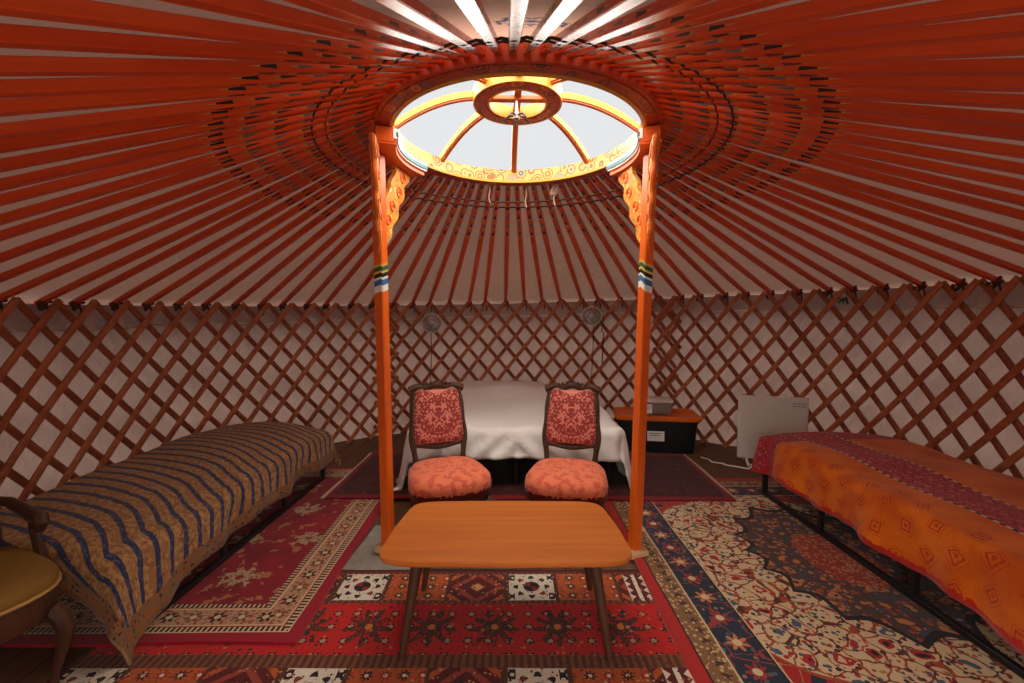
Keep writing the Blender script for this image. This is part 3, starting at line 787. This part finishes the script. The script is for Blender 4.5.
def drape(name, label, mat, cx, cy, rotz, x0, x1, y0, y1, top, over, rr=.05, flare=.12, seed=0, step=.028, ripple=.02, sag=None, dup_thick=.007, pn=2):
    """cloth over the rectangle x0..x1, y0..y1 (local); over(side, pos) gives how far it hangs; u,v in metres"""
    rnd = random.Random(seed); ph = [rnd.uniform(0, 6.28) for _ in range(12)]
    oL, oR, oN, oF = over
    U0, U1, V0, V1 = x0-oL(.5), x1+oR(.5), y0-oN(.5), y1+oF(.5)
    nu, nv = int((U1-U0)/step), int((V1-V0)/step); b = MB()
    def fall(s, fl):
        if s < rr*PI/2: a = s/rr; return rr*sin(a), rr*(1-cos(a))
        e = s-rr*PI/2; return rr+e*fl, rr+e*math.sqrt(1-min(.9, fl)**2)
    def pt(a, c):
        v = V0+(V1-V0)*c; pv = (v-y0)/(y1-y0); pvc = max(0, min(1, pv))
        l, r = oL(pvc), oR(pvc); u = (x0-l)+(x1+r-x0+l)*a
        pu = max(0, min(1, (u-x0)/(x1-x0))); nn, ff = oN(pu), oF(pu)
        v = (y0-nn)+(y1+ff-y0+nn)*c
        dx = (u-x1) if u > x1 else ((u-x0) if u < x0 else 0); dy = (v-y1) if v > y1 else ((v-y0) if v < y0 else 0)
        bx, by = min(max(u, x0), x1), min(max(v, y0), y1); s = (abs(dx)**pn+abs(dy)**pn)**(1/pn); hy_ = math.hypot(dx, dy)
        z = top(bx, by)
        if s > 0:
            h, d = fall(s, flare if not (dx and dy) else flare*1.5); n = Vector((dx, dy, 0))/hy_
            along = v if abs(dx) > abs(dy) else u
            k = max(0, min(1, (s-rr)/.2))
            h += k*ripple*(sin(along*9+ph[0])+.7*sin(along*17+ph[1]+s*3)+.35*sin(along*31+ph[2]))
            h = max(h, .004)
            return Vector((bx+n.x*h, by+n.y*h, z-d))
        return Vector((u, v, z))
    uvs = {}
    def uvf(a, c):
        v = V0+(V1-V0)*c; pvc = max(0, min(1, (v-y0)/(y1-y0))); l, r = oL(pvc), oR(pvc); u = (x0-l)+(x1+r-x0+l)*a
        if u > x1: u = x1+(u-x1)*oR(.5)/r
        if u < x0: u = x0-(x0-u)*oL(.5)/l
        return (u, v)
    b.grid(pt, nu, nv, uvf)
    o = b.build(name, mat, loc=(cx, cy, 0), rotz=rotz, split=80, solid=dup_thick)
    return o

# striped bed, left: local x 0.. toward the wall is negative, +x is the aisle side
LB = (-1.945, 2.70, rad(-1.5)); LW, LL = .80, 1.84
bed_frame('single_bed', 'black metal framed single bed under a blue striped cover', LB[0], LB[1], LW, LL, LB[2])
def l_top(x, y): return .432+.045*max(-.3, 1-((x+.14)/.5)**2)+.010*sin(x*5+1)+.012*sin(y*3.1+.5)+.006*sin(y*9+x*7)-.02*max(0, x-.25)-.02*max(0, (y-.6))
lc = drape('striped_cover', '', kantha_mat(2.305, 1.137), LB[0], LB[1], LB[2], -.40, .385, -.92, .925, l_top,
      (lambda p: .06, lambda p: .285+.10*max(0, 1-p*5)+.012*sin(p*23), lambda p: .19+.11*max(0, (p-.72)/.28)**1.5, lambda p: .27), .09, .14, 3)
# hems for the printed border: shift uv so the border follows the cloth edge
ul = lc.data.uv_layers[0].data
for d_ in ul: d_.uv = (d_.uv[0]+.46, d_.uv[1]+.92+.19)
tag(lc, 'tan quilted cover with blue stripes draped over the bed by the lattice wall', 'bed cover')
# orange bed, right: -x is the aisle side
RB = (2.285, 2.36, rad(0.6)); RW, RL = .84, 1.86
bed_frame('single_bed', 'black metal framed single bed under an orange cover', RB[0], RB[1], RW, RL, RB[2])
def r_top(x, y): return .470+.008*sin(x*5+2)+.010*sin(y*3.3)+.008*sin(y*8+x*6)-.03*max(0, -x-.28)*2
rc = drape('orange_cover', '', suzani_mat(-.292, .8, 0, 2), RB[0], RB[1], RB[2], -.41, .43, -.96, .93, r_top,
      (lambda p: .285+.12*max(0, .35-p)+.014*sin(p*19+1), lambda p: .10, lambda p: .20, lambda p: .30), .055, .13, 11, pn=6)
for d_ in rc.data.uv_layers[0].data: d_.uv = (d_.uv[0]+.41, .93+.06-d_.uv[1]-.06)
tag(rc, 'orange cover with red stitched motifs and red brocade band draped over a bed', 'bed cover')

# ================================================================== DOUBLE BED
db = thing('double_bed', 'low double bed with dark base behind the two chairs', 'bed', (.03, 4.32, .031))
MB().box((0, 0, .24), (1.56, 1.80, .08)).build('base', M['black_metal'], db, bevel=.01)
for x in (-.72, 0, .72):
    for y in (-.86, 0, .82): MB().lathe([(.026, 0), (.026, .20)], 12, (x, y, 0)).build('leg', M['black_metal'], db)
MB().box((0, 0, .36), (1.56, 1.80, .16)).build('mattress', M['mattress'], db, bevel=.05)
for x in (-.38, .38):
    b = MB(); rings = []
    for i in range(11):
        a = -1+2*i/10; k = (1-abs(a)**3)**.5*.98+.02
        rings.append([Vector((x+a*.34, .62+.22*cos(q)*max(.3, k), .47+.075*sin(q)*k)) for q in [2*PI*j/16 for j in range(16)]])
    tag(b.loft(rings).build('pillow', M['mattress'], loc=(.03, 4.32, .031)), ('left' if x < 0 else 'right')+' pillow hidden under the white duvet of the double bed', 'pillow') if False else None
def d_top(x, y):
    pil = .075*max(0, min(1, (y-.22)/.30))*(1-.25*abs(x)**2)
    return .487+pil+.012*sin(x*4+y*3)+.008*sin(x*9-y*7)+.010*cos(x*2.2)
def duvet():
    rnd = random.Random(5); ph = [rnd.uniform(0, 6.28) for _ in range(10)]
    x0, x1, y0, y1, rr = -.765, .765, -.92, .88, .06
    b = MB(); step = .022; oS, oN, oF = .50, .27, .05
    U0, U1, V0, V1 = x0-oS, x1+oS, y0-oN, y1+oF; nu, nv = int((U1-U0)/step), int((V1-V0)/step)
    def pt(a, c):
        u = U0+(U1-U0)*a; v = V0+(V1-V0)*c
        dx = (u-x1) if u > x1 else ((u-x0) if u < x0 else 0); dy = (v-y1) if v > y1 else ((v-y0) if v < y0 else 0)
        bx, by = min(max(u, x0), x1), min(max(v, y0), y1); z = d_top(bx, by); s = math.hypot(dx, dy)
        if s == 0:
            # soft ruck marks where the quilt breaks over the foot
            w = max(0, 1-abs(v-y0)/.25); z += w*.006*sin(u*26+ph[0]+v*12)
            return Vector((u, v, z))
        n = Vector((dx, dy, 0))/s
        # hem sweeps lower to both sides: swag in the middle
        fl = .16 if abs(dy) > abs(dx) else .20
        if s < rr*PI/2: h, d = rr*sin(s/rr), rr*(1-cos(s/rr))
        else: e = s-rr*PI/2; h, d = rr+e*fl, rr+e*.985
        k = max(0, min(1, (s-.03)/.15))
        if dy < 0 and dx == 0:
            # diagonal gathers meeting in the middle of the foot
            h += k*(.013*sin(abs(u-.02)*34 - s*30+ph[1])+.008*sin(u*11+ph[2])); d *= .93+.10*abs(u)
        else:
            al = v if abs(dx) > abs(dy) else u
            h += k*(.020*sin(al*13+ph[3])+.012*sin(al*23+ph[4]+s*4))
        z2 = max(z-d, .040)
        if z-d < .040: h += (.040-(z-d))*.8
        return Vector((bx+n.x*max(.004, h), by+n.y*max(.004, h), z2))
    b.grid(pt, nu, nv, lambda a, c: (a, c))
    return b.build('duvet', M['duvet'], loc=(.03, 4.32, 0), solid=.02, split=80)
tag(duvet(), 'rumpled white duvet spread over the double bed and hanging to the rugs', 'duvet')

# ================================================================== CHAIRS
def rounded(n, w, d, p=4.0, x0=0, y0=0):
    out = []
    for k in range(n):
        a = 2*PI*k/n; ca, sa = cos(a), sin(a)
        out.append((x0+w*math.copysign(abs(ca)**(2/p), ca), y0+d*math.copysign(abs(sa)**(2/p), sa)))
    return out
def seat_shape(wf, wb, df, db, z, k=1.0, n=40):
    """D-shaped chair seat outline: bowed front at -y"""
    pts = []
    for (x, y) in rounded(n, 1, 1, 3.6):
        t = (y+1)/2; w = wf+(wb-wf)*t
        yy = -df if y < 0 else db
        q = y*(df if y < 0 else db) - (.030*(1-x*x) if y < -.5 else 0)
        pts.append(Vector((x*w*k, q*k, z)))
    return pts
def cabriole(p0, out, h, top_r=.028, foot=.016):
    ox, oy = out; pts = []; rs = []
    prof = [(0, 1, 1.0), (.10, .90, 1.05), (.16, .78, .95), (.13, .60, .72), (.06, .42, .55), (.00, .25, .46), (-.01, .12, .44), (.04, .04, .52), (.09, .015, .60)]
    for o, zz, r in prof:
        pts.append((p0[0]+ox*o*.35, p0[1]+oy*o*.35, h*zz)); rs.append(top_r*r)
    return MB().tube(pts, rs, 10)
def make_chair(name, label, loc, rotz, group):
    t = thing(name, label, 'chair', loc, rotz, group)
    # upholstered seat, domed
    rings = []
    for z, k in ((.265, .97), (.275, 1.0), (.33, 1.01), (.365, .985), (.388, .90), (.404, .72), (.412, .45), (.415, .12)):
        rings.append(seat_shape(.262, .215, .24, .215, z, k))
    MB().loft(rings).build('seat', M['coral_seat'], t, split=70)
    MB().loft([seat_shape(.245, .20, .230, .21, z, k) for z, k in ((.205, .96), (.215, 1.0), (.268, 1.005), (.272, .98))]).build('seat_rail', M['carved_wood'], t, split=50)
    b = MB(); f = seat_shape(.25, .2, .233, .21, .262, 1.012)
    b.tube(f+[f[0]], .006, 6); b.build('piping', M['carved_wood'], t)
    for sx in (-1, 1):
        cabriole((sx*.205, -.19), (sx*.7, -.7), .23).build('leg', M['carved_wood'], t)
        MB().tube([(sx*.17, .19, .25), (sx*.172, .205, .14), (sx*.18, .25, .04), (sx*.183, .275, 0)], [.024, .021, .018, .016], 8).build('leg', M['carved_wood'], t)
    # back: two shaped stiles, crest, lower rail
    def bx(z): return .163+.012*sin((z-.40)*11.0)+.020*max(0, z-.62)
    def by(z): return .205+(z-.25)*.22
    for sx in (-1, 1):
        pts = [(sx*bx(z), by(z), z) for z in [.25+.03*i for i in range(20)]]
        MB().tube(pts, [.021+.004*sin(i*.9) for i in range(20)], 8).build('stile', M['carved_wood'], t)
        kb = MB(); 
        for i in range(15):
            z = .46+.025*i; kb.lathe([(.001, -.007), (.007, 0), (.001, .007)], 6, (sx*bx(z), by(z)-.022, z))
        kb.build('carving', M['carved_wood'], t)
    cr = [(x, by(.835), .835+.016*(1-(x/.18)**2)+.008*cos(x*52)) for x in [-.185+.37*i/24 for i in range(25)]]
    cb = MB().tube(cr, [.020+.006*cos((i-12)*.55) for i in range(25)], 8)
    for i in range(-4, 5):
        x = i*.028; cb.tube([(x, by(.86)-.010, .846+.018*(1-abs(i)/5)), (x+.012*(1 if i > 0 else -1 if i < 0 else 0), by(.87)-.014, .860+.022*(1-abs(i)/4.5)), (x+.02*(1 if i >= 0 else -1), by(.87)-.008, .850+.018*(1-abs(i)/5))], [.010, .009, .005], 6)
    cb.build('crest_rail', M['carved_wood'], t)
    lr = [(x, by(.47), .462-.012*cos(x*17)) for x in [-.18+.36*i/16 for i in range(17)]]
    MB().tube(lr, [.020]*17, 8).build('lower_rail', M['carved_wood'], t)
    # padded back panel
    b = MB(); rings = []
    def slab(k, dy, bulge):
        out = []
        for (a, c) in rounded(40, 1, 1, 11):
            z = .650+c*.176*k; w = (bx(z)-.004)*k
            out.append(Vector((a*w, by(z)+dy, z)))
        return out
    rings = [slab(.97, .012, 0), slab(1.0, -.004, 0), slab(.985, -.020, 0), slab(.90, -.032, 0), slab(.70, -.040, 0), slab(.40, -.044, 0), slab(.08, -.046, 0)]
    b.loft(rings).build('back_panel', M['coral_back'], t, split=70)
    return t
make_chair('parlour_chair', 'carved wooden chair with coral damask upholstery, nearer the striped bed, angled inward', (-.405, 2.78, .009), rad(20), 'pair of coral parlour chairs')
make_chair('parlour_chair', 'carved wooden chair with coral damask upholstery, nearer the black storage box, facing out', (.345, 2.77, .003), rad(-12), 'pair of coral parlour chairs')

# ================================================================== COFFEE TABLE
ct = thing('coffee_table', 'low wooden coffee table with rounded top and dark splayed legs between the posts', 'table', (-.024, 1.915, .009))
def table_out(z, k):
    pts = []
    for (a, c) in rounded(80, 1, 1, 11):
        w = .468-.012*c*0+.016*(1-c*c)-.0; d = .268+.012*(1-a*a)
        pts.append(Vector((a*(w+(-.022*c)) - 0, c*d, z))*1.0)
    return [Vector((p.x*k, p.y*k, p.z)) for p in pts]
MB().loft([table_out(.392, .97), table_out(.398, .988), table_out(.412, 1.0), table_out(.418, .997), table_out(.420, .990)]).build('top', M['table_wood'], ct, split=25)
MB().loft([table_out(.372, .80), table_out(.391, .84)]).build('under_frame', M['table_edge'], ct, split=30)
for sx in (-1, 1):
    for sy in (-1, 1):
        MB().tube([(sx*.345, sy*.19, .385), (sx*.405, sy*.225, 0)], [.024, .013], 12).build('leg', M['brown_leg'], ct)

# ================================================================== ARMCHAIR (left front corner)
ac = thing('armchair', 'carved wooden armchair with gold velvet seat at the end of the striped bed', 'armchair', (-1.895, 1.42, .010), rad(62))
MB().loft([seat_shape(.285, .24, .26, .25, z, k) for z, k in ((.30, .97), (.32, 1.0), (.385, 1.0), (.40, .985))]).build('seat_rail', M['dark_wood'], ac, split=50)
MB().loft([seat_shape(.285, .24, .26, .25, z, k) for z, k in ((.395, .98), (.405, 1.015), (.43, 1.02), (.450, .97), (.468, .82), (.478, .5), (.480, .1))]).build('seat', M['gold_velvet'], ac, split=70)
f = seat_shape(.285, .24, .26, .25, .404, 1.02); MB().tube(f+[f[0]], .007, 6).build('piping', M['gold_piping'], ac)
for sx in (-1, 1):
    cabriole((sx*.225, -.215), (sx*.5, -.5), .32, .029).build('leg', M['dark_wood'], ac)
    MB().tube([(sx*.2, .22, .34), (sx*.2, .235, .2), (sx*.21, .29, .05), (sx*.213, .31, 0)], [.026, .023, .02, .018], 8).build('leg', M['dark_wood'], ac)
    arm = MB().tube([(sx*.232, .29, .600), (sx*.255, .24, .596), (sx*.272, .17, .575), (sx*.282, .10, .560), (sx*.284, .04, .562), (sx*.280, .018, .546), (sx*.279, .030, .528), (sx*.281, .048, .532)], [.018, .020, .022, .025, .026, .022, .018, .011], 10).build('armrest', M['dark_wood'], ac)
    MB().tube([(sx*.282, .085, .550), (sx*.284, .11, .515), (sx*.282, .09, .485), (sx*.276, .04, .445), (sx*.268, -.015, .412), (sx*.262, -.03, .385)], [.020, .017, .016, .017, .019, .021], 10).build('arm_support', M['dark_wood'], arm)
    MB().tube([(sx*.215, .235+(z-.3)*.22, z) for z in [.32+.06*i for i in range(13)]], [.022]*13, 8).build('stile', M['dark_wood'], ac)
MB().tube([(x, .245+.75*.22, 1.06+.03*(1-(x/.23)**2)) for x in [-.225+.45*i/12 for i in range(13)]], [.020+.006*cos((i-6)*.6) for i in range(13)], 8).build('crest_rail', M['dark_wood'], ac)
def aslab(k, dy):
    return [Vector((a*.20*k, .235+(.79+c*.25*k-.3)*.22+dy, .79+c*.25*k)) for (a, c) in rounded(36, 1, 1, 6)]
MB().loft([aslab(.97, .015), aslab(1, 0), aslab(.96, -.025), aslab(.75, -.042), aslab(.3, -.05)]).build('back_panel', M['gold_velvet'], ac, split=70)

# ================================================================== BACK RIGHT: storage box, clear box, heater
def text(name, body, size, mat, parent, loc, rx=PI/2):
    c = bpy.data.curves.new(name, 'FONT'); c.body = body; c.size = size; c.extrude = .0006; c.materials.append(mat); c.align_x = 'CENTER'; c.align_y = 'CENTER'
    o = bpy.data.objects.new(name, c); C.objects.link(o); o.parent = parent; o.location = loc; o.rotation_euler = (rx, 0, 0); return o
sb = thing('storage_box', 'black plastic storage box with orange lid against the lattice wall', 'storage box', (1.44, 4.52, .002), rad(-9))
def brect(w, d, z, p=9): return [Vector((x, y, z)) for x, y in rounded(40, w, d, p)]
MB().loft([brect(.345, .165, 0), brect(.35, .17, .01), brect(.378, .19, .30), brect(.384, .196, .302), brect(.384, .196, .322)]).build('body', M['black_plastic'], sb, split=40)
MB().loft([brect(.402, .212, .316), brect(.408, .218, .322), brect(.408, .218, .352), brect(.398, .208, .362), brect(.36, .175, .362), brect(.35, .165, .355)]).build('lid', M['orange_plastic'], sb, split=40)
lb = MB().box((-.02, -.187, .165), (.16, .002, .095), Matrix.Rotation(rad(-3.6), 3, 'X')).build('label_card', M['paper'], sb, smooth=False)
lt = MB()
for i, w in enumerate((.12, .10, .125, .08)):
    lt.box((-.02-(.125-w)/2, -.1885+(.027-.018*i)*-.065, .192-.018*i), (w, .001, .006))
lt.build('writing', M['ink'], lb, smooth=False)
for sx in (-1, 1): MB().box((sx*.385, 0, .27), (.02, .11, .03)).build('handle', M['black_plastic'], sb, bevel=.006)
cb = thing('clear_box', 'small clear plastic box with white label on the orange lid', 'plastic box', (1.40, 4.50, .368), rad(-9))
MB().loft([brect(.165, .10, 0), brect(.17, .105, .006), brect(.18, .115, .12), brect(.172, .107, .12), brect(.163, .098, .010)]).build('body', M['clear_plastic'], cb, split=40)
MB().loft([brect(.185, .12, .118), brect(.188, .123, .122), brect(.188, .123, .132), brect(.18, .115, .138)]).build('lid', M['white_plastic'], cb, split=40)
cl = MB().box((-.075, -.117, .055), (.12, .002, .085), Matrix.Rotation(rad(-5), 3, 'X')).build('label_card', M['paper'], cb, smooth=False)
lt = MB()
for i in range(3): lt.box((-.075, -.1195+(.02-.018*i)*-.09, .075-.018*i), (.09-.015*i, .001, .005))
lt.build('writing', M['ink'], cl, smooth=False)
ph = thing('panel_heater', 'white flat panel heater standing by the end of the orange-covered bed', 'heater', (2.30, 3.97, .003), rad(-17))
MB().box((0, 0, .335), (.55, .035, .57)).build('body', M['white_plastic'], ph, bevel=.012)
for sx in (-1, 1):
    MB().tube([(sx*.20, -.11, .014), (sx*.20, -.02, .05), (sx*.20, .02, .05), (sx*.20, .11, .014)], .012, 8).build('foot', M['white_plastic'], ph)
pn = MB().box((.20, -.0185, .555), (.12, .002, .045)).build('control_panel', plain('panel_grey', srgb(222, 215, 204), .4, .05), ph, smooth=False)
d_ = MB()
for i in range(2):
    for j in range(5): d_.box((.158+.021*j, -.020, .567-.022*i), (.014, .001, .006))
d_.build('markings', M['ink'], pn, smooth=False)
pts = [(2.09, 3.93, .03), (2.06, 3.86, .012), (1.98, 3.90, .010), (1.90, 3.98, .010), (1.84, 4.02, .012), (1.80, 4.10, .010), (1.78, 4.20, .010)]
sm = []
for i in range(len(pts)-1):
    for k in range(6):
        f = k/6; sm.append(tuple(pts[i][q]*(1-f)+pts[i+1][q]*f+(.018*sin((i+f)*4) if q == 0 else 0) for q in range(3)))
tag(MB().tube(sm, .007, 6).build('power_cable', M['white_plastic']), 'white power cable lying on the floor beside the panel heater', 'cable')

# ================================================================== WALL LAMPS
def wall_lamp(t, z, label, loop):
    r = R-.105; root = thing('globe_lamp', label, 'lamp', (CX+r*sin(t), CY+r*cos(t), z), -t, 'glass wall lamps')
    def sph(rad_, k=16, c=(0, 0, 0), sq=1.0): return MB().lathe([(max(.001, rad_*sin(PI*i/k)), -rad_*cos(PI*i/k)*sq) for i in range(k+1)], 24, c)
    sph(.108, sq=.98).build('glass_globe', M['glass'], root, split=80, solid=.003)
    MB().tube([(.104*cos(a), -.012, .104*sin(a)) for a in [2*PI*i/40 for i in range(41)]], .006, 6).build('rim', M['white_plastic'], root)
    sph(.030, c=(0, .01, .004)).build('bulb', M['white_plastic'], root, split=80)
    MB().lathe([(.020, 0), (.024, .01), (.024, .045), (.012, .06)], 14, (0, .02, .03), Matrix.Rotation(rad(-55), 3, 'X')).build('lamp_holder', M['brass'], root)
    MB().tube([(0, .07, .02), (0, .085, -.03), (.008, .07, -.12), (.012, .06, -.3), (.004, .062, -.5), (-.004, .062, -.72)], .0045, 6).build('cord', M['cable'], root)
    if loop:
        MB().tube([(.10, .07, -.06), (.13, .06, -.10), (.11, .055, -.14), (.10, .055, -.17), (.13, .055, -.20), (.125, .06, -.24), (.12, .06, -.40), (.115, .06, -.55)], .006, 6).build('plug_lead', M['cable'], root)
    return root
def wall_theta(x): return math.asin((x-CX)/(R-.1))
wall_lamp(wall_theta(-.90), 1.245, 'clear glass globe lamp on the lattice above the left coral chair', False)
wall_lamp(wall_theta(.91), 1.325, 'clear glass globe lamp with looped lead above the right coral chair', True)
# small bits tied to the roof
def cord(name, label, x, y, z, l, knot):
    b = MB().tube([(x, y, z), (x+.004, y-.004, z-l*.4), (x-.006, y, z-l*.75), (x+.004, y, z-l)], .005, 6)
    if knot:
        for k in range(3): b.tube([Vector((x+.030*cos(a)*(.6+.2*k), y-.008*k, z-.055+.045*sin(a+k))) for a in [2*PI*i/12 for i in range(13)]], .005, 5)
    return tag(b.build(name, M['cream_cord']), label, 'cord')
cord('hanging_cord', 'cream cord tied in a loose knot hanging from the far side of the crown rim', .30, 3.27, 2.285, .17, True)
cord('hanging_cord', 'short plain cream cord hanging below the crown rim, left of the knotted one', -.16, 3.28, 2.285, .15, False)
cord('hanging_cord', 'thin cream cord end hanging below the crown rim midway between the other two', .10, 3.31, 2.26, .15, False)
b = MB(); t = wall_theta(2.56); t = rad(65.5); px, py = CX+(R-.05)*sin(t), CY+(R-.05)*cos(t)
for k in range(9):
    a = k*2.4; b.tube([(px, py, 1.475), (px+.03*cos(a), py+.03*sin(a), 1.46+.02*sin(k)), (px+.045*cos(a), py+.045*sin(a), 1.435+.02*sin(k*2))], [.006, .009, .002], 5, .5)
tag(b.build('green_sprig', M['green_leaf']), 'small dark green sprig tied to the lattice top above the orange-covered bed', 'sprig')

# ================================================================== LIGHT
sc = bpy.context.scene
w = bpy.data.worlds.new('sky'); sc.world = w; w.use_nodes = True
bg = w.node_tree.nodes['Background']; bg.inputs[0].default_value = (.97, .985, 1, 1); bg.inputs[1].default_value = .82
def light(name, kind, loc, rot, energy, color, **kw):
    d = bpy.data.lights.new(name, kind); d.energy = energy; d.color = color
    for k, v in kw.items(): setattr(d, k, v)
    o = bpy.data.objects.new(name, d); C.objects.link(o); o.location = loc; o.rotation_euler = rot; return o
light('daylight_through_crown', 'SUN', (0, 2.5, 5), (0, 0, 0), 24, (1, .94, .86), angle=rad(164))
light('door_fill', 'AREA', (CX-.1, CY-Rc+.02, .80), (rad(112), 0, 0), 7.5, (.95, .97, 1), shape='RECTANGLE', size=.85, size_y=1.2)  # added fill light in the unseen doorway, tilted up to brighten the roof
# ================================================================== CAMERA
cd = bpy.data.cameras.new('camera'); cam = bpy.data.objects.new('camera', cd); C.objects.link(cam)
cd.sensor_width = 36; cd.lens = 455/1024*36; cd.clip_start = .02
cam.location = (0, 0, 1.35); cam.rotation_euler = (rad(90-3.5), 0, 0); sc.camera = cam
vs = sc.view_settings; vs.view_transform = 'Standard'; vs.look = 'None'; vs.exposure = 0; vs.gamma = 1; vs.use_curve_mapping = False
cy = sc.cycles; cy.use_denoising = True; cy.max_bounces = 10; cy.diffuse_bounces = 6; cy.sample_clamp_indirect = 6; cy.caustics_reflective = False; cy.caustics_refractive = False
